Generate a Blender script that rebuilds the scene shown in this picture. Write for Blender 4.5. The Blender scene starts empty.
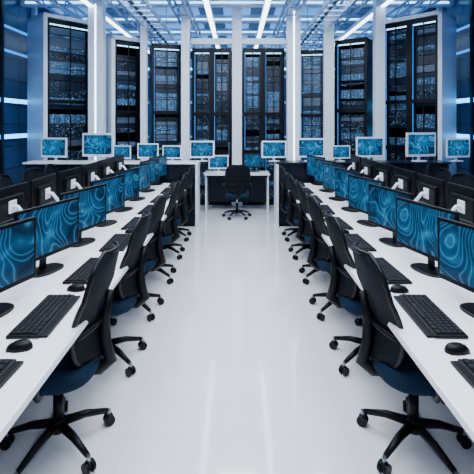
import bpy, bmesh, math, random
from mathutils import Vector, Matrix, Quaternion
random.seed(4)
C = bpy.context.scene.collection

# ------------------------------------------------------------------ materials
def mat(name, col, rough=0.5, metal=0.0, emit=None, es=0.0, bump=0.0, bscale=200, var=0.0, coat=0.0, spec=0.5):
    m = bpy.data.materials.new(name); m.use_nodes = True
    nt = m.node_tree; b = nt.nodes['Principled BSDF']
    b.inputs['Base Color'].default_value = (*col, 1)
    b.inputs['Roughness'].default_value = rough
    b.inputs['Metallic'].default_value = metal
    b.inputs['Coat Weight'].default_value = coat
    b.inputs['Specular IOR Level'].default_value = spec
    if emit:
        b.inputs['Emission Color'].default_value = (*emit, 1)
        b.inputs['Emission Strength'].default_value = es
    if bump > 0 or var > 0:
        tc = nt.nodes.new('ShaderNodeTexCoord')
        n = nt.nodes.new('ShaderNodeTexNoise'); n.inputs['Scale'].default_value = bscale
        nt.links.new(tc.outputs['Object'], n.inputs['Vector'])
        if bump > 0:
            bp = nt.nodes.new('ShaderNodeBump'); bp.inputs['Strength'].default_value = bump
            bp.inputs['Distance'].default_value = 0.002
            nt.links.new(n.outputs['Fac'], bp.inputs['Height']); nt.links.new(bp.outputs['Normal'], b.inputs['Normal'])
        if var > 0:
            r = nt.nodes.new('ShaderNodeValToRGB')
            r.color_ramp.elements[0].color = (*[c*(1-var) for c in col], 1)
            r.color_ramp.elements[1].color = (*[min(1, c*(1+var)) for c in col], 1)
            nt.links.new(n.outputs['Fac'], r.inputs['Fac']); nt.links.new(r.outputs['Color'], b.inputs['Base Color'])
    return m

M = {}
M['white'] = mat('white_laminate', (0.92, 0.93, 0.96), 0.22, bump=0.02, bscale=60, var=0.02)
M['whiteframe'] = mat('white_powdercoat', (0.78, 0.84, 0.93), 0.35, var=0.02, bscale=20)
M['black'] = mat('black_plastic', (0.002, 0.0023, 0.0035), 0.40, bump=0.1, bscale=400, spec=0.22)
M['key'] = mat('keycap_black', (0.005, 0.006, 0.010), 0.5, bump=0.05, spec=0.25)
M['dark'] = mat('dark_navy_panel', (0.003, 0.006, 0.014), 0.3, var=0.15, bscale=6, spec=0.25)
M['metal'] = mat('brushed_metal', (0.55, 0.6, 0.68), 0.28, 1.0, bump=0.03)
M['steel'] = mat('dark_steel', (0.03, 0.04, 0.06), 0.35, 0.8, bump=0.03)
M['mesh'] = mat('chair_mesh_fabric', (0.004, 0.0055, 0.010), 0.7, bump=0.8, bscale=500, var=0.3, spec=0.14)
M['seat'] = mat('seat_fabric', (0.005, 0.018, 0.040), 0.85, bump=0.6, bscale=350, var=0.25, spec=0.15)
M['blueglow'] = mat('blue_led_strip', (0.1, 0.5, 1), 0.5, emit=(0.04, 0.40, 1.0), es=6)
M['dimglow'] = mat('added_blue_glow', (0.05, 0.2, 0.5), 0.5, emit=(0.03, 0.28, 0.9), es=1.6)  # weak emission for strips added to tint walls and racks blue
M['ceilglow'] = mat('ceiling_glow_fill', (0.2, 0.4, 0.8), 0.5, emit=(0.12, 0.40, 0.9), es=0.8)  # emission for the glow fill added between ceiling beams
M['cyanglow'] = mat('cyan_led_strip', (0.3, 0.7, 1.0), 0.5, emit=(0.3, 0.68, 1.0), es=4)
M['whiteglow'] = mat('white_led_strip', (0.9, 0.95, 1), 0.5, emit=(0.68, 0.85, 1.0), es=8)
M['concrete'] = mat('ceiling_paint', (0.08, 0.15, 0.28), 0.6, var=0.1, bscale=3)
M['bluesteel'] = mat('blue_steel_truss', (0.32, 0.46, 0.66), 0.35, 0.3, var=0.05, bscale=10)
M['farwall'] = mat('far_wall_panel', (0.035, 0.09, 0.20), 0.4, var=0.15, bscale=2)

def screen_mat(name, strength):
    m = bpy.data.materials.new(name); m.use_nodes = True
    nt = m.node_tree; N = nt.nodes; L = nt.links; b = N['Principled BSDF']
    b.inputs['Base Color'].default_value = (0.003, 0.006, 0.012, 1); b.inputs['Roughness'].default_value = 0.25
    b.inputs['Specular IOR Level'].default_value = 0.3
    tc = N.new('ShaderNodeTexCoord'); oi = N.new('ShaderNodeObjectInfo')
    sc = N.new('ShaderNodeMath'); sc.operation = 'MULTIPLY'; sc.inputs[1].default_value = 0.12
    L.new(oi.outputs['Random'], sc.inputs[0])
    add = N.new('ShaderNodeVectorMath'); add.operation = 'ADD'
    L.new(tc.outputs['Object'], add.inputs[0]); L.new(sc.outputs[0], add.inputs[1])
    n = N.new('ShaderNodeTexNoise'); n.inputs['Scale'].default_value = 2.6; n.inputs['Detail'].default_value = 0.6; n.inputs['Distortion'].default_value = 0.9
    L.new(add.outputs[0], n.inputs['Vector'])
    mu = N.new('ShaderNodeMath'); mu.operation = 'MULTIPLY'; mu.inputs[1].default_value = 52
    L.new(n.outputs['Fac'], mu.inputs[0])
    pp = N.new('ShaderNodeMath'); pp.operation = 'PINGPONG'; pp.inputs[1].default_value = 1
    L.new(mu.outputs[0], pp.inputs[0])
    r = N.new('ShaderNodeValToRGB'); e = r.color_ramp.elements
    e[0].position = 0.0; e[0].color = (0.06, 0.30, 0.52, 1)
    e[1].position = 1.0; e[1].color = (0, 0, 0, 1)
    x = e.new(0.30); x.color = (0.003, 0.035, 0.09, 1)
    L.new(pp.outputs[0], r.inputs['Fac'])
    gm = N.new('ShaderNodeMapping'); gm.inputs['Location'].default_value = (0, 0, -1.55); gm.inputs['Scale'].default_value = (3.6, 0, 5.9)
    L.new(tc.outputs['Object'], gm.inputs['Vector'])
    ln = N.new('ShaderNodeVectorMath'); ln.operation = 'LENGTH'; L.new(gm.outputs[0], ln.inputs[0])
    n2 = N.new('ShaderNodeTexNoise'); n2.inputs['Scale'].default_value = 5; n2.inputs['Detail'].default_value = 2; n2.inputs['Distortion'].default_value = 1.0
    L.new(add.outputs[0], n2.inputs['Vector'])
    ma = N.new('ShaderNodeMath'); ma.operation = 'MULTIPLY_ADD'; ma.inputs[1].default_value = -0.28
    L.new(ln.outputs['Value'], ma.inputs[0]); L.new(n2.outputs['Fac'], ma.inputs[2])
    r2 = N.new('ShaderNodeValToRGB'); e = r2.color_ramp.elements
    e[0].position = 0.12; e[0].color = (0.001, 0.016, 0.05, 1)
    e[1].position = 0.62; e[1].color = (0.05, 0.34, 0.64, 1)
    x = e.new(0.38); x.color = (0.002, 0.085, 0.23, 1)
    L.new(ma.outputs[0], r2.inputs['Fac'])
    mx = N.new('ShaderNodeMixRGB'); mx.blend_type = 'ADD'; mx.inputs[0].default_value = 0.8
    L.new(r2.outputs[0], mx.inputs[1]); L.new(r.outputs[0], mx.inputs[2])
    L.new(mx.outputs[0], b.inputs['Emission Color']); b.inputs['Emission Strength'].default_value = strength
    return m
M['screen'] = screen_mat('screen_blue_swirl', 0.72)
M['screen_b'] = screen_mat('screen_blue_swirl_bright', 1.15)

def server_mat(name, base, thr, es, gx=46, gz=38, glow=0.0):
    m = bpy.data.materials.new(name); m.use_nodes = True
    nt = m.node_tree; N = nt.nodes; L = nt.links; b = N['Principled BSDF']
    b.inputs['Roughness'].default_value = 0.35; b.inputs['Metallic'].default_value = 0.3
    tc = N.new('ShaderNodeTexCoord')
    mul = N.new('ShaderNodeVectorMath'); mul.operation = 'MULTIPLY'; mul.inputs[1].default_value = (gx, 0, gz)
    L.new(tc.outputs['Object'], mul.inputs[0])
    fl = N.new('ShaderNodeVectorMath'); fl.operation = 'FLOOR'; L.new(mul.outputs[0], fl.inputs[0])
    fr = N.new('ShaderNodeVectorMath'); fr.operation = 'FRACTION'; L.new(mul.outputs[0], fr.inputs[0])
    wn = N.new('ShaderNodeTexWhiteNoise'); L.new(fl.outputs[0], wn.inputs['Vector'])
    cl = N.new('ShaderNodeTexNoise'); cl.inputs['Scale'].default_value = 3.2; L.new(tc.outputs['Object'], cl.inputs['Vector'])
    sb = N.new('ShaderNodeMath'); sb.operation = 'MULTIPLY_ADD'; sb.inputs[1].default_value = 0.9; sb.inputs[2].default_value = -0.45
    L.new(cl.outputs['Fac'], sb.inputs[0])
    ad = N.new('ShaderNodeMath'); ad.operation = 'ADD'; L.new(wn.outputs['Value'], ad.inputs[0]); L.new(sb.outputs[0], ad.inputs[1])
    gt = N.new('ShaderNodeMath'); gt.operation = 'GREATER_THAN'; gt.inputs[1].default_value = thr
    L.new(ad.outputs[0], gt.inputs[0])
    sp = N.new('ShaderNodeSeparateXYZ'); L.new(fr.outputs[0], sp.inputs[0])
    def band(o, lo):
        c = N.new('ShaderNodeMath'); c.operation = 'COMPARE'; c.inputs[1].default_value = 0.5; c.inputs[2].default_value = lo
        L.new(o, c.inputs[0]); return c.outputs[0]
    m1 = N.new('ShaderNodeMath'); m1.operation = 'MULTIPLY'; L.new(band(sp.outputs['X'], 0.3), m1.inputs[0]); L.new(band(sp.outputs['Z'], 0.2), m1.inputs[1])
    m2 = N.new('ShaderNodeMath'); m2.operation = 'MULTIPLY'; L.new(m1.outputs[0], m2.inputs[0]); L.new(gt.outputs[0], m2.inputs[1])
    m3 = N.new('ShaderNodeMath'); m3.operation = 'MULTIPLY_ADD'; m3.inputs[1].default_value = es; m3.inputs[2].default_value = glow
    L.new(m2.outputs[0], m3.inputs[0])
    r = N.new('ShaderNodeValToRGB'); r.color_ramp.interpolation = 'CONSTANT'
    e = r.color_ramp.elements; e[0].color = (0.06, 0.30, 0.68, 1); e[1].position = 0.5; e[1].color = (0.22, 0.52, 0.85, 1)
    x = e.new(0.8); x.color = (0.65, 0.82, 1, 1)
    L.new(wn.outputs['Color'], r.inputs['Fac'])
    L.new(r.outputs[0], b.inputs['Emission Color']); L.new(m3.outputs[0], b.inputs['Emission Strength'])
    n = N.new('ShaderNodeTexNoise'); n.inputs['Scale'].default_value = 2.5; L.new(tc.outputs['Object'], n.inputs['Vector'])
    r3 = N.new('ShaderNodeValToRGB')
    r3.color_ramp.elements[0].position = 0.35; r3.color_ramp.elements[1].position = 0.7
    r3.color_ramp.elements[0].color = (*[c*0.5 for c in base], 1); r3.color_ramp.elements[1].color = (*[c*1.8 for c in base], 1)
    L.new(n.outputs['Fac'], r3.inputs['Fac']); L.new(r3.outputs[0], b.inputs['Base Color'])
    return m
M['srv'] = server_mat('server_face_dark', (0.008, 0.018, 0.038), 0.88, 0.8)
M['srvb'] = server_mat('server_face_blue', (0.04, 0.10, 0.19), 0.76, 1.1, glow=0.05)
M['srvgrey'] = mat('server_grey_panel', (0.10, 0.14, 0.20), 0.4, 0.3, var=0.2, bscale=8)
M['srvblank'] = mat('server_blanking_panel', (0.006, 0.013, 0.03), 0.3, 0.2, var=0.3, bscale=4)

def floor_mat():
    m = bpy.data.materials.new('polished_floor_tile'); m.use_nodes = True
    nt = m.node_tree; N = nt.nodes; L = nt.links; b = N['Principled BSDF']
    tc = N.new('ShaderNodeTexCoord')
    br = N.new('ShaderNodeTexBrick'); br.offset = 0; br.inputs['Scale'].default_value = 1
    br.inputs['Brick Width'].default_value = 1.2; br.inputs['Row Height'].default_value = 1.2
    br.inputs['Mortar Size'].default_value = 0.002
    br.inputs['Color1'].default_value = (0.82, 0.82, 0.86, 1); br.inputs['Color2'].default_value = (0.83, 0.83, 0.87, 1)
    br.inputs['Mortar'].default_value = (0.68, 0.69, 0.74, 1)
    mp = N.new('ShaderNodeMapping'); mp.inputs['Location'].default_value = (0.6, 0.2, 0)
    L.new(tc.outputs['Object'], mp.inputs[0]); L.new(mp.outputs[0], br.inputs['Vector'])
    n = N.new('ShaderNodeTexNoise'); n.inputs['Scale'].default_value = 1.5; L.new(tc.outputs['Object'], n.inputs['Vector'])
    mr = N.new('ShaderNodeMapRange'); mr.inputs['To Min'].default_value = 0.05; mr.inputs['To Max'].default_value = 0.11
    L.new(n.outputs['Fac'], mr.inputs['Value']); L.new(mr.outputs[0], b.inputs['Roughness'])
    b.inputs['Coat Weight'].default_value = 0.6; b.inputs['Coat Roughness'].default_value = 0.04
    L.new(br.outputs['Color'], b.inputs['Base Color'])
    return m
M['floor'] = floor_mat()

def wall_mat():
    m = bpy.data.materials.new('blue_panelled_wall'); m.use_nodes = True
    nt = m.node_tree; N = nt.nodes; L = nt.links; b = N['Principled BSDF']
    tc = N.new('ShaderNodeTexCoord'); br = N.new('ShaderNodeTexBrick'); br.offset = 0
    sx = N.new('ShaderNodeSeparateXYZ'); cb = N.new('ShaderNodeCombineXYZ')
    ad = N.new('ShaderNodeMath'); ad.operation = 'ADD'
    L.new(tc.outputs['Object'], sx.inputs[0]); L.new(sx.outputs['X'], ad.inputs[0]); L.new(sx.outputs['Y'], ad.inputs[1])
    L.new(ad.outputs[0], cb.inputs['X']); L.new(sx.outputs['Z'], cb.inputs['Y']); L.new(cb.outputs[0], br.inputs['Vector'])
    br.inputs['Scale'].default_value = 1; br.inputs['Brick Width'].default_value = 1.2; br.inputs['Row Height'].default_value = 0.42
    br.inputs['Mortar Size'].default_value = 0.012
    br.inputs['Color1'].default_value = (0.010, 0.045, 0.12, 1); br.inputs['Color2'].default_value = (0.017, 0.07, 0.18, 1)
    br.inputs['Mortar'].default_value = (0.005, 0.012, 0.03, 1)
    L.new(br.outputs['Color'], b.inputs['Base Color']); b.inputs['Roughness'].default_value = 0.25
    return m
M['wall'] = wall_mat()

# ------------------------------------------------------------------ mesh builder
class MB:
    def __init__(s, name):
        s.name = name; s.bm = bmesh.new(); s.mats = []
    def mi(s, k):
        if k not in s.mats: s.mats.append(k)
        return s.mats.index(k)
    def box(s, c, d, k, bev=0.0, rot=None, seg=2):
        T = Matrix.Translation(c)
        if rot is not None: T = T @ rot
        T = T @ Matrix.Diagonal((d[0], d[1], d[2], 1))
        r = bmesh.ops.create_cube(s.bm, size=1, matrix=T)
        fs = {f for v in r['verts'] for f in v.link_faces}
        i = s.mi(k)
        for f in fs: f.material_index = i
        if bev > 0:
            es = list({e for v in r['verts'] for e in v.link_edges})
            o = bmesh.ops.bevel(s.bm, geom=es, offset=bev, segments=seg, affect='EDGES', profile=0.5)
            for f in o['faces']: f.material_index = i
    def bb(s, x0, x1, y0, y1, z0, z1, k, bev=0.0):
        s.box(((x0+x1)/2, (y0+y1)/2, (z0+z1)/2), (abs(x1-x0), abs(y1-y0), abs(z1-z0)), k, bev)
    def cyl(s, p0, p1, r0, k, r1=None, seg=20, smooth=True):
        p0 = Vector(p0); p1 = Vector(p1); d = p1-p0
        T = Matrix.Translation((p0+p1)/2) @ d.to_track_quat('Z', 'Y').to_matrix().to_4x4()
        r = bmesh.ops.create_cone(s.bm, cap_ends=True, segments=seg, radius1=r0, radius2=r0 if r1 is None else r1, depth=d.length, matrix=T)
        i = s.mi(k)
        for f in {f for v in r['verts'] for f in v.link_faces}:
            f.material_index = i; f.smooth = smooth and len(f.verts) == 4
    def tube(s, pts, r, k, seg=8, closed=False, sx=1.0, up=None):
        pts = [Vector(p) for p in pts]; n = len(pts); rings = []
        rad = r if isinstance(r, (list, tuple)) else [r]*n
        ref = Vector(up) if up else Vector((0.13, 0.31, 0.94)).normalized()
        for j, p in enumerate(pts):
            a = pts[(j-1) % n] if (closed or j > 0) else p
            b = pts[(j+1) % n] if (closed or j < n-1) else p
            t = (b-a).normalized()
            u = ref.cross(t)
            if u.length < 1e-3: u = Vector((1, 0, 0)).cross(t)
            u.normalize(); v = t.cross(u)
            rings.append([s.bm.verts.new(p + rad[j]*(math.cos(q)*u*sx + math.sin(q)*v)) for q in [2*math.pi*m/seg for m in range(seg)]])
        i = s.mi(k)
        for j in range(n if closed else n-1):
            A = rings[j]; B = rings[(j+1) % n]
            for m in range(seg):
                f = s.bm.faces.new((A[m], A[(m+1) % seg], B[(m+1) % seg], B[m])); f.material_index = i; f.smooth = True
        if not closed:
            for R, fl in ((rings[0], True), (rings[-1], False)):
                f = s.bm.faces.new(R[::-1] if fl else R); f.material_index = i
    def grid(s, fn, nu, nv, k, closed_u=False):
        V = [[s.bm.verts.new(fn(a/nu, b/nv)) for a in range(nu+1)] for b in range(nv+1)]
        i = s.mi(k)
        for b in range(nv):
            for a in range(nu):
                f = s.bm.faces.new((V[b][a], V[b][a+1], V[b+1][a+1], V[b+1][a])); f.material_index = i; f.smooth = True
    def mesh(s):
        bmesh.ops.remove_doubles(s.bm, verts=s.bm.verts, dist=1e-5)
        bmesh.ops.recalc_face_normals(s.bm, faces=s.bm.faces)
        me = bpy.data.meshes.new(s.name); s.bm.to_mesh(me); s.bm.free()
        for k in s.mats: me.materials.append(M[k])
        return me
    def obj(s, loc=(0, 0, 0), rz=0.0):
        return place(s.mesh(), s.name, loc, rz)
def place(me, name, loc, rz=0.0, sc=1.0):
    o = bpy.data.objects.new(name, me); C.objects.link(o)
    o.location = loc; o.rotation_euler = (0, 0, math.radians(rz)); o.scale = (sc, sc, sc)
    return o

# ------------------------------------------------------------------ room shell
XW = 4.3; Y0 = -1.6; Y1 = 14.0; HC = 4.2
def shell(name, x0, x1, y0, y1, z0, z1, k):
    b = MB(name); b.bb(x0, x1, y0, y1, z0, z1, k); return b.obj()
shell('floor', -XW-.15, XW+.15, Y0-.15, Y1+.15, -0.1, 0, 'floor')
shell('ceiling', -XW-.15, XW+.15, Y0-.15, Y1+.15, HC, HC+.1, 'concrete')
shell('wall_left', -XW-.15, -XW, Y0, Y1, 0, HC, 'wall')
shell('wall_right', XW, XW+.15, Y0, Y1, 0, HC, 'wall')
shell('wall_front', -XW-.15, XW+.15, Y0-.15, Y0, 0, HC, 'farwall')
shell('wall_back', -XW-.15, XW+.15, Y1, Y1+.15, 0, HC, 'farwall')
for sgn, nm in ((-1, 'left'), (1, 'right')):
    b = MB('baseboard_'+nm)
    x = sgn*XW; b.bb(x-sgn*0.02, x, Y0, Y1, 0, 0.12, 'whiteframe'); b.obj()
    b = MB('wall_light_rail')
    for z in (2.12, 1.45):
        b.bb(x-sgn*0.05, x, 0, Y1-.5, z-0.06, z+0.06, 'steel')
        b.bb(x-sgn*0.06, x-sgn*0.05, 0, Y1-.5, z-0.04, z+0.04, 'blueglow')
    for z in (3.05, 3.5): b.bb(x-sgn*0.03, x, 0, Y1-.5, z-0.02, z+0.02, 'dimglow')  # extra glowing strips, added to make the side walls bluer
    for y in [1.2*i for i in range(1, 11)]:
        b.bb(x-sgn*0.09, x, y-.04, y+.04, 0, HC, 'whiteframe' if y > 8 else 'dark')
    b.obj()
b = MB('glazing_frame')
for x in [-4.2+0.7*i for i in range(13)]:
    b.bb(x-.04, x+.04, Y1-.1, Y1, 0, HC, 'whiteframe')
for z in (1.2, 2.4, 3.3):
    b.bb(-XW, XW, Y1-.1, Y1, z-.04, z+.04, 'whiteframe')
b.bb(-XW, XW, Y1-.11, Y1-.1, 3.52, 3.6, 'cyanglow')
b.obj()

b = MB('added_ceiling_glow')  # emissive fill added between beams so the far ceiling glows blue
for i in range(5, 10):
    ya = 0.2+1.3*i+.12; yb = ya+1.06
    for x0, x1 in ((-4.1, -3.0), (-2.4, -.85), (-.3, .3), (.85, 2.4), (3.0, 4.1)):
        b.bb(x0, x1, ya, yb, HC-.03, HC, 'ceilglow')
b.obj()
b = MB('ceiling_truss')
for x in (-3.3, -2.1, -1.05, 1.05, 2.1, 3.3):
    for dx in (-0.12, 0.12):
        b.cyl((x+dx, Y0+.1, 3.78), (x+dx, Y1-.2, 3.78), 0.025, 'bluesteel', seg=8)
        b.cyl((x+dx, Y0+.1, 3.98), (x+dx, Y1-.2, 3.98), 0.025, 'bluesteel', seg=8)
    y = Y0+.3; k = 0
    while y < Y1-.8:
        for dx in (-0.12, 0.12):
            b.cyl((x+dx, y, 3.78 if k % 2 else 3.98), (x+dx, y+.5, 3.98 if k % 2 else 3.78), 0.014, 'bluesteel', seg=6)
        b.cyl((x-.12, y, 3.78), (x+.12, y, 3.78), 0.014, 'bluesteel', seg=6)
        if k % 3 == 0: b.cyl((x, y, 3.98), (x, y, HC), 0.014, 'whiteframe', seg=6); b.cyl((x-.12, y, 3.98), (x+.12, y, 3.98), 0.014, 'bluesteel', seg=6)
        y += .5; k += 1
b.obj()
b = MB('ceiling_beam')
for y in [0.2+1.3*i for i in range(11)]:
    b.bb(-XW, XW, y-.07, y+.07, HC-.17, HC, 'whiteframe')
    if y > 6: b.bb(-XW+.1, XW-.1, y-.075, y-.07, HC-.13, HC-.09, 'cyanglow')
b.obj()
b = MB('linear_ceiling_light')
for x in (-2.7, -0.55, 0.55, 2.7):
    b.bb(x-.06, x+.06, Y0+.2, Y1-.2, 3.86, 3.94, 'whiteframe')
    b.bb(x-.045, x+.045, Y0+.2, Y1-.2, 3.85, 3.86, 'whiteglow')
    for y in [0.2+1.3*i for i in range(11)]:
        b.cyl((x, y, 3.94), (x, y, HC-.1), 0.01, 'metal', seg=6)
b.obj()
b = MB('cable_tray')
for x in (-1.6, 1.6):
    b.bb(x-.2, x-.18, 5, Y1-.3, 3.55, 3.63, 'bluesteel'); b.bb(x+.18, x+.2, 5, Y1-.3, 3.55, 3.63, 'bluesteel')
    for i in range(28):
        b.bb(x-.2, x+.2, 5.1+.3*i, 5.13+.3*i, 3.55, 3.57, 'bluesteel')
    for y in (5.4, 8.0, 10.6, 13.2):
        b.cyl((x-.19, y, 3.6), (x-.19, y, HC), .008, 'metal', seg=6); b.cyl((x+.19, y, 3.6), (x+.19, y, HC), .008, 'metal', seg=6)
    b.tube([(x-.06, 5.1+.45*i, 3.59+.01*(i % 2)) for i in range(20)], .03, 'dark', seg=6)
b.obj()

# ------------------------------------------------------------------ white columns and portal headers
def column(x0, x1, y0, y1, glow=0):
    b = MB('white_column')
    b.bb(x0, x1, y0, y1, 0, HC, 'whiteframe', 0.008)
    b.bb(x0-.01, x1+.01, y0-.01, y1+.01, 0, .1, 'metal', 0.004)
    if glow: b.bb((x0+x1)/2-.012, (x0+x1)/2+.012, y0-.006, y0, .2, HC-.3, 'whiteglow')
    b.obj()
column(-1.10, -0.94, 7.85, 8.03)
column(0.99, 1.25, 7.85, 8.05, 1)
column(-0.10, 0.10, 8.10, 8.24)
column(-1.87, -1.75, 7.72, 7.86)
column(1.69, 1.88, 7.72, 7.86)
column(-2.76, -2.48, 7.40, 7.58, 1)
column(2.56, 2.74, 7.38, 7.55)
b = MB('portal_header')
b.bb(-0.93, -0.11, 8.12, 8.2, 3.30, 3.42, 'whiteframe', .005)
b.bb(0.11, 0.98, 8.12, 8.2, 3.30, 3.42, 'whiteframe', .005)
b.obj()

# ------------------------------------------------------------------ server racks
def rack(p1, p2, h, doors=1, blue=False, d=0.7, portal=False, seed=1):
    p1 = Vector(p1); p2 = Vector(p2); w = (p2-p1).length; dr = (p2-p1)/w; n = Vector((dr.y, -dr.x))
    c = (p1+p2)/2 - n*(d/2)
    rnd = random.Random(seed)
    b = MB('server_rack'); f = -d/2
    b.bb(-w/2, -w/2+.04, f, d/2, 0, h, 'black'); b.bb(w/2-.04, w/2, f, d/2, 0, h, 'black')
    b.bb(-w/2, w/2, f, d/2, h-.08, h, 'black'); b.bb(-w/2, w/2, f, d/2, 0, .08, 'black')
    b.bb(-w/2, w/2, d/2-.02, d/2, 0, h, 'dark')
    if portal:
        b.bb(-w/2-.07, -w/2, f-.06, d/2, 0, h+.07, 'whiteframe'); b.bb(w/2, w/2+.07, f-.06, d/2, 0, h+.07, 'whiteframe')
        b.bb(-w/2-.07, w/2+.07, f-.06, d/2, h, h+.07, 'whiteframe')
    dw = w/doors
    for k in range(doors):
        x0 = -w/2+k*dw; x1 = x0+dw
        z = .12
        while z < h-.16:
            u = rnd.choice((.045, .09, .09, .135, .18))
            if z+u > h-.1: break
            dep = rnd.choice((0, .01, .02))
            q = rnd.random()
            if q > 0.10:
                thb = .5 if blue else (.66 if z > h*.62 else .84)
                kk = 'srvb' if q > thb else ('srv' if q > .36 else ('srvgrey' if q > .27 else 'srvblank'))
                b.bb(x0+.08, x1-.08, f+.09+dep, f+.35, z, z+u-.012, kk)
                for xx in (x0+.085, x1-.1): b.bb(xx, xx+.015, f+.07+dep, f+.09+dep, z+.008, z+u-.018, 'steel')
                if u > .1 and q > .5:
                    nb = 7
                    for t in range(1, nb): b.bb(x0+.08+(x1-x0-.16)*t/nb-.003, x0+.08+(x1-x0-.16)*t/nb+.003, f+.082+dep, f+.09+dep, z, z+u-.012, 'black')
            z += u
        for xx in (x0+.06, x1-.06): b.bb(xx-.012, xx+.012, f+.08, f+.11, .08, h-.06, 'steel')
        fr = .05
        b.bb(x0, x0+fr, f-.03, f, .06, h-.02, 'black', .004); b.bb(x1-fr, x1, f-.03, f, .06, h-.02, 'black', .004)
        for zz in (.09, h*.34, h*.58, h-.06): b.bb(x0+fr, x1-fr, f-.028, f-.002, zz-.035, zz+.035, 'black')
        b.bb((x0+x1)/2-.010, (x0+x1)/2+.010, f-.02, f-.006, .1, h-.06, 'black')
        b.box((x1-.055, f-.045, 1.15), (.018, .02, .3), 'metal', .005)
        b.bb(x0+.051, x0+.058, f+.01, f+.02, .1, h-.08, 'dimglow')  # emissive strip added inside the rack side for a blue cast
        b.bb(x0+.06, x1-.06, f+.02, f+.04, h-.11, h-.09, 'cyanglow')
    b.obj((c.x, c.y, 0), math.degrees(math.atan2(dr.y, dr.x)))
rack((-3.46, 7.25), (-2.86, 7.9), 3.62, 1, portal=True, seed=3)
rack((-2.35, 7.64), (-1.90, 8.00), 3.30, 1, portal=True, seed=4)
rack((-1.72, 8.05), (-1.13, 8.22), 3.3, 1, True, seed=5)
rack((-0.93, 8.3), (-0.11, 8.3), 3.25, 2, seed=6)
rack((0.11, 8.3), (0.98, 8.3), 3.25, 2, seed=7)
rack((1.27, 8.25), (1.80, 8.15), 3.2, 1, True, seed=8)
rack((1.96, 8.0), (2.50, 7.67), 3.35, 1, seed=9)
rack((2.86, 7.83), (3.58, 7.09), 3.62, 2, portal=True, seed=10)

# ------------------------------------------------------------------ furniture meshes
def round_poly(hw, hd, n=28, p=3.2):
    out = []
    for i in range(n):
        t = 2*math.pi*i/n; c = math.cos(t); s_ = math.sin(t)
        out.append((hw*math.copysign(abs(c)**(2/p), c), hd*math.copysign(abs(s_)**(2/p), s_)))
    return out

def make_chair():
    b = MB('office_chair')
    for i in range(5):
        a = 2*math.pi*i/5+.3; c, s_ = math.cos(a), math.sin(a)
        b.tube([(c*.03, s_*.03, .125), (c*.14, s_*.14, .115), (c*.26, s_*.26, .08)], [.024, .02, .014], 'black', 8)
        x, y = c*.27, s_*.27
        b.cyl((x, y, .05), (x, y, .085), .01, 'metal', seg=8)
        for o in (-.017, .017):
            px, py = x - s_*o, y + c*o
            b.cyl((px + s_*.008, py - c*.008, .028), (px - s_*.008, py + c*.008, .028), .028, 'black', seg=16)
        b.box((x, y, .045), (.03, .03, .03), 'black', .006, Matrix.Rotation(a, 4, 'Z'))
    b.cyl((0, 0, .09), (0, 0, .15), .04, 'black', .034)
    b.cyl((0, 0, .15), (0, 0, .28), .026, 'black')
    b.cyl((0, 0, .28), (0, 0, .40), .015, 'metal')
    b.box((0, -.02, .405), (.18, .26, .045), 'black', .012)
    b.cyl((.08, .03, .40), (.24, .03, .395), .006, 'black', seg=8)
    prof = [(.0, .425, .90), (.0, .43, .97), (.0, .45, 1.0), (.0, .475, .98), (.0, .492, .90), (.0, .498, .7), (.0, .497, .0)]
    rp = round_poly(.245, .235, 32)
    rings = []
    for _, z, sc in prof:
        R = []
        for (x, y) in rp:
            dz = -.02*max(0, (y*sc-.12)/.12)**2 + .015*(abs(x*sc)/.24)**2*(1 if z > .46 else 0)
            R.append(b.bm.verts.new((x*sc, y*sc+.01, z+dz)))
        rings.append(R)
    i = b.mi('seat')
    for A, B_ in zip(rings, rings[1:]):
        for m in range(32):
            f = b.bm.faces.new((A[m], A[(m+1) % 32], B_[(m+1) % 32], B_[m])); f.material_index = i; f.smooth = True
    f = b.bm.faces.new(rings[0]); f.material_index = b.mi('black')
    z0, z1 = .49, 1.05
    def hw(v):
        base = .15+.085*math.sin(min(1, v/.60)*math.pi/2)-.045*max(0, (v-.60)/.40)**1.6
        e = 1.0
        if v > .86: e = math.sqrt(max(0, 1-((v-.86)/.14)**2))*.5+.5
        if v < .10: e = math.sqrt(max(0, 1-((.10-v)/.10)**2))*.5+.5
        return base*e
    def ctr(v):
        return -.225 + .03*math.sin(min(1, v*1.5)*math.pi) - .085*v**1.8
    def P(u, v, off):
        x = u*hw(v); zz = z0+(z1-z0)*v
        y = ctr(v) + .06*(abs(u)**2)*(1-.3*v)
        return Vector((x, y+off, zz))
    b.grid(lambda a, c: P(a*2-1, c, .008), 14, 18, 'mesh')
    b.grid(lambda a, c: P(a*2-1, c, -.008), 14, 18, 'mesh')
    out = [P(-1, v/18, 0) for v in range(0, 19)] + [P(-1+2*k/8, 1, 0) for k in range(1, 8)] + \
          [P(1, v/18, 0) for v in range(18, -1, -1)] + [P(1-2*k/8, 0, 0) for k in range(1, 8)]
    b.tube(out, .0125, 'black', 8, closed=True, up=(0, 1, 0))
    b.tube([P(-1+2*k/10, .34, -.02) for k in range(11)], .014, 'black', 8, up=(0, 1, 0))
    b.tube([(0, -.08, .41), (0, -.22, .415), (0, -.275, .46), P(0, .12, -.035), P(0, .34, -.035), P(0, .6, -.025)],
           [.024, .024, .024, .022, .02, .012], 'black', 10, sx=1.5, up=(1, 0, 0))
    for s_ in (-1, 1):
        b.tube([(s_*.10, 0, .41), (s_*.235, 0, .412), (s_*.265, -.005, .45), (s_*.268, -.02, .55), (s_*.262, -.02, .635)],
               [.016, .016, .017, .016, .015], 'black', 8, up=(0, 1, 0))
        b.box((s_*.262, 0, .648), (.06, .23, .028), 'black', .012)
    return b.mesh()
CH = make_chair()

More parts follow.
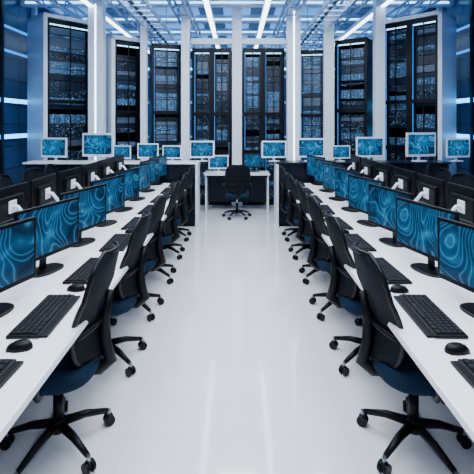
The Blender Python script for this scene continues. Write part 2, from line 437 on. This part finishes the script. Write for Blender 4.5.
def make_monitor(name, w, h, zb, frame, standk, bright=False, arm=False, bez=.013):
    b = MB(name); zc = zb+h/2
    b.box((0, 0, zc), (w, .022, h), frame, .006)
    b.box((0, .022, zc-.01), (w*.62, .03, h*.6), frame, .012)
    b.box((0, -.0115, zc+.004), (w-2*bez, .002, h-2*bez-.008), 'screen_b' if bright else 'screen')
    if arm:
        b.cyl((0, .14, 0), (0, .14, zb+.10), .017, standk, seg=14)
        b.box((0, .14, .008), (.14, .12, .016), standk, .004)
        b.tube([(0, .14, zb+.09), (0, .08, zc), (0, .035, zc)], .016, standk, 10, up=(1, 0, 0))
        b.box((0, .038, zc), (.1, .014, .1), standk, .004)
        b.cyl((0, .14, zb-.01), (0, .14, zb+.02), .024, standk, seg=14)
    else:
        b.box((0, .05, (zb+.12)/2+.006), (.05, .018, zb+.11), standk, .005, Matrix.Rotation(.06, 4, 'X'))
        i = b.mi(standk)
        rp = round_poly(.125, .085, 28, 2.4)
        lo = [b.bm.verts.new((x, y+.03, 0)) for x, y in rp]; mi_ = [b.bm.verts.new((x, y+.03, .008)) for x, y in rp]
        hi = [b.bm.verts.new((x*.9, y*.9+.03, .013)) for x, y in rp]
        for A, B_ in ((lo, mi_), (mi_, hi)):
            for m in range(28):
                f = b.bm.faces.new((A[m], A[(m+1) % 28], B_[(m+1) % 28], B_[m])); f.material_index = i; f.smooth = True
        f = b.bm.faces.new(hi); f.material_index = i
        f = b.bm.faces.new(lo[::-1]); f.material_index = i
    return b.mesh()
MON = make_monitor('monitor', .53, .34, .10, 'black', 'black', bez=.019)
MONB = make_monitor('monitor', .53, .325, .12, 'black', 'whiteframe', arm=True)
MONW = make_monitor('white_monitor', .52, .36, .07, 'whiteframe', 'whiteframe', True, bez=.030)

def make_keyboard():
    b = MB('keyboard')
    b.box((0, 0, .008), (.43, .15, .016), 'black', .005)
    rows = [(.055, 15, .0265), (.029, 15, .0265), (.003, 15, .0265), (-.023, 15, .0265)]
    for (y, n, p) in rows:
        for i in range(n):
            b.box((-.205+.0155+i*.0270, y, .019), (.0225, .0215, .008), 'key', .002, seg=1)
    xs = [(-.19, .03), (-.155, .03), (-.12, .03), (-.02, .16), (.08, .03), (.115, .03), (.15, .03), (.187, .03)]
    for x, w in xs: b.box((x, -.049, .019), (w, .0215, .008), 'key', .002, seg=1)
    b.box((0, -.088, .006), (.42, .04, .011), 'black', .005)
    return b.mesh()
KB = make_keyboard()
def make_mouse():
    b = MB('computer_mouse')
    def f(a, c):
        t = a*2*math.pi; ph = c*math.pi/2
        return Vector((.031*math.cos(t)*math.cos(ph)**.6, .055*math.sin(t)*math.cos(ph)**.6, .034*math.sin(ph)*(1-.25*math.sin(t)*math.cos(ph)) ))
    b.grid(f, 24, 8, 'black')
    b.cyl((-.003, .03, .025), (.003, .03, .025), .009, 'metal', seg=12)
    b.box((0, 0, .002), (.05, .09, .004), 'black', .0015)
    return b.mesh()
MS = make_mouse()

# ------------------------------------------------------------------ benches
ST = [1.4+.6*i for i in range(9)]
YA, YB = 0.95, 6.36
ZT = .7505
for s_ in (-1, 1):
    b = MB('workstation_desk')
    xi, xo = s_*.74, s_*2.30
    b.bb(xi, xo, YA, YB, .715, .75, 'white', .006)
    b.bb(s_*.80, s_*.83, YA+.05, YB-.05, .66, .715, 'whiteframe')
    b.bb(s_*2.21, s_*2.24, YA+.05, YB-.05, .66, .715, 'whiteframe')
    b.bb(s_*1.50, s_*1.54, YA+.05, YB-.05, .12, .715, 'dark')
    for y in (YA+.05, 2.9, 4.7, YB-.05):
        for x in (s_*1.18, s_*1.86): b.bb(x-.03, x+.03, y-.025, y+.025, 0, .715, 'whiteframe', .004)
        b.bb(s_*1.0, s_*2.04, y-.025, y+.025, .0, .04, 'whiteframe', .004)
    b.obj()
    b = MB('desk_divider')
    b.bb(s_*1.47, s_*1.53, YA+.05, YB-.05, ZT, .80, 'dark', .005)
    b.bb(s_*1.495, s_*1.505, YA+.05, YB-.05, .80, .98, 'dark', .003)
    b.obj()
    for i, y in enumerate(ST):
        place(MON, 'monitor', (s_*1.22, y, ZT), -s_*(72+random.uniform(-2, 2)))
        place(MONB, 'monitor', (s_*1.86, y+.05, ZT), s_*(90+random.uniform(-4, 4)))
        place(KB, 'keyboard', (s_*.965, y-.0, ZT), -s_*(90+random.uniform(-3, 3)))
        place(MS, 'computer_mouse', (s_*.93, y+.29 if s_ > 0 else y-.29, ZT), -s_*(90+random.uniform(-12, 12)))
        place(KB, 'keyboard', (s_*2.12, y+.05, ZT), s_*90)
        if i % 2 == 0 or i > 5:
            place(CH, 'office_chair', (s_*2.66, y+.05, 0), s_*(90+random.uniform(-15, 15)))
    for k in range(6):
        place(CH, 'office_chair', (s_*(.945+random.uniform(-.01, .01)), 2.12+.76*k, 0), -s_*(90+random.uniform(-4, 8)))
    b = MB('side_desk')
    b.bb(s_*3.55, s_*4.18, 2.6, 6.3, .715, .75, 'white', .006)
    for y in (2.65, 4.45, 6.25): b.bb(s_*3.62, s_*4.15, y-.02, y+.02, 0, .715, 'whiteframe', .004)
    b.bb(s_*4.12, s_*4.15, 2.65, 6.25, .2, .715, 'dark')
    b.obj()
    for y in [3.0+.6*i for i in range(6)]:
        place(MON, 'monitor', (s_*3.95, y, ZT), -s_*85)
        place(KB, 'keyboard', (s_*3.70, y, ZT), -s_*90)

# rear counters with bright screens
for s_ in (-1, 1):
    b = MB('rear_counter')
    x0, x1 = s_*.64, s_*3.5
    b.bb(x0, x1, 6.52, 6.92, 1.03, 1.06, 'white' if s_ < 0 else 'dark', .006)
    b.bb(s_*.68, s_*3.46, 6.56, 6.90, .06, 1.03, 'dark')
    b.bb(s_*.70, s_*3.44, 6.60, 6.88, 0, .06, 'black')
    for k in range(5):
        x = s_*(.68+.695*k); b.bb(x-.012, x+.012, 6.545, 6.57, .08, 1.02, 'steel')
    b.bb(s_*.64, s_*.68, 6.52, 6.92, 0, 1.03, 'whiteframe', .004)
    b.obj()
for px, sc in ((54, .92), (98, 1.1), (122, .62), (148, .7), (172, .62), (202, .80), (274, .80), (311, .9), (341, .62), (370, .95), (421, 1.12), (458, .9)):
    place(MONW, 'white_monitor', ((px-237)/400*6.7, 6.7, 1.061), random.uniform(-4, 4)+(237-px)*-.06, sc)

# centre desk
b = MB('control_desk')
b.bb(-.62, .62, 7.5, 8.02, .715, .75, 'white', .006)
for s_ in (-1, 1):
    b.bb(s_*.60, s_*.57, 7.53, 7.98, 0, .715, 'whiteframe', .004)
b.bb(-.57, .57, 7.86, 7.89, .15, .715, 'dark')
for x in (-.19, .19): b.bb(x-.006, x+.006, 7.85, 7.86, .15, .715, 'steel')
b.bb(-.57, .57, 7.56, 7.58, .66, .715, 'dark')
b.obj()
place(MONW, 'white_monitor', (-.36, 7.80, ZT), 4, .75)
place(MON, 'monitor', (.34, 7.80, ZT), -4, .8)
place(KB, 'keyboard', (0, 7.62, ZT), 0, .9)
place(CH, 'office_chair', (0, 7.22, 0), 4, .92)

# ------------------------------------------------------------------ lights
def area(x, y, z, sx, sy, e, col=(.88, .93, 1.0)):
    l = bpy.data.lights.new('ceiling_panel_light', 'AREA'); l.shape = 'RECTANGLE'; l.size = sx; l.size_y = sy
    l.energy = e; l.color = col
    o = bpy.data.objects.new('ceiling_panel_light', l); C.objects.link(o); o.location = (x, y, z)
for y in (0.6, 3.2, 5.6):
    for x in (-1.6, 1.6): area(x, y, 4.0, .8, 1.8, 60)
    area(0, y, 4.0, .6, 1.8, 82)
area(0, 8.9, 4.0, 5, .5, 14, (.55, .76, 1))
area(0, 11.5, 4.0, 6, 2, 70, (.5, .74, 1))

w = bpy.data.worlds.new('world'); bpy.context.scene.world = w; w.use_nodes = True
w.node_tree.nodes['Background'].inputs[0].default_value = (.4, .6, 1, 1); w.node_tree.nodes['Background'].inputs[1].default_value = .3

# ------------------------------------------------------------------ camera
cam = bpy.data.cameras.new('camera'); co = bpy.data.objects.new('camera', cam); C.objects.link(co)
cam.sensor_width = 36; cam.lens = 400/474*36; cam.shift_y = -115/474
co.location = (0, 0, 1.72); co.rotation_euler = (math.radians(90), 0, 0)
bpy.context.scene.camera = co
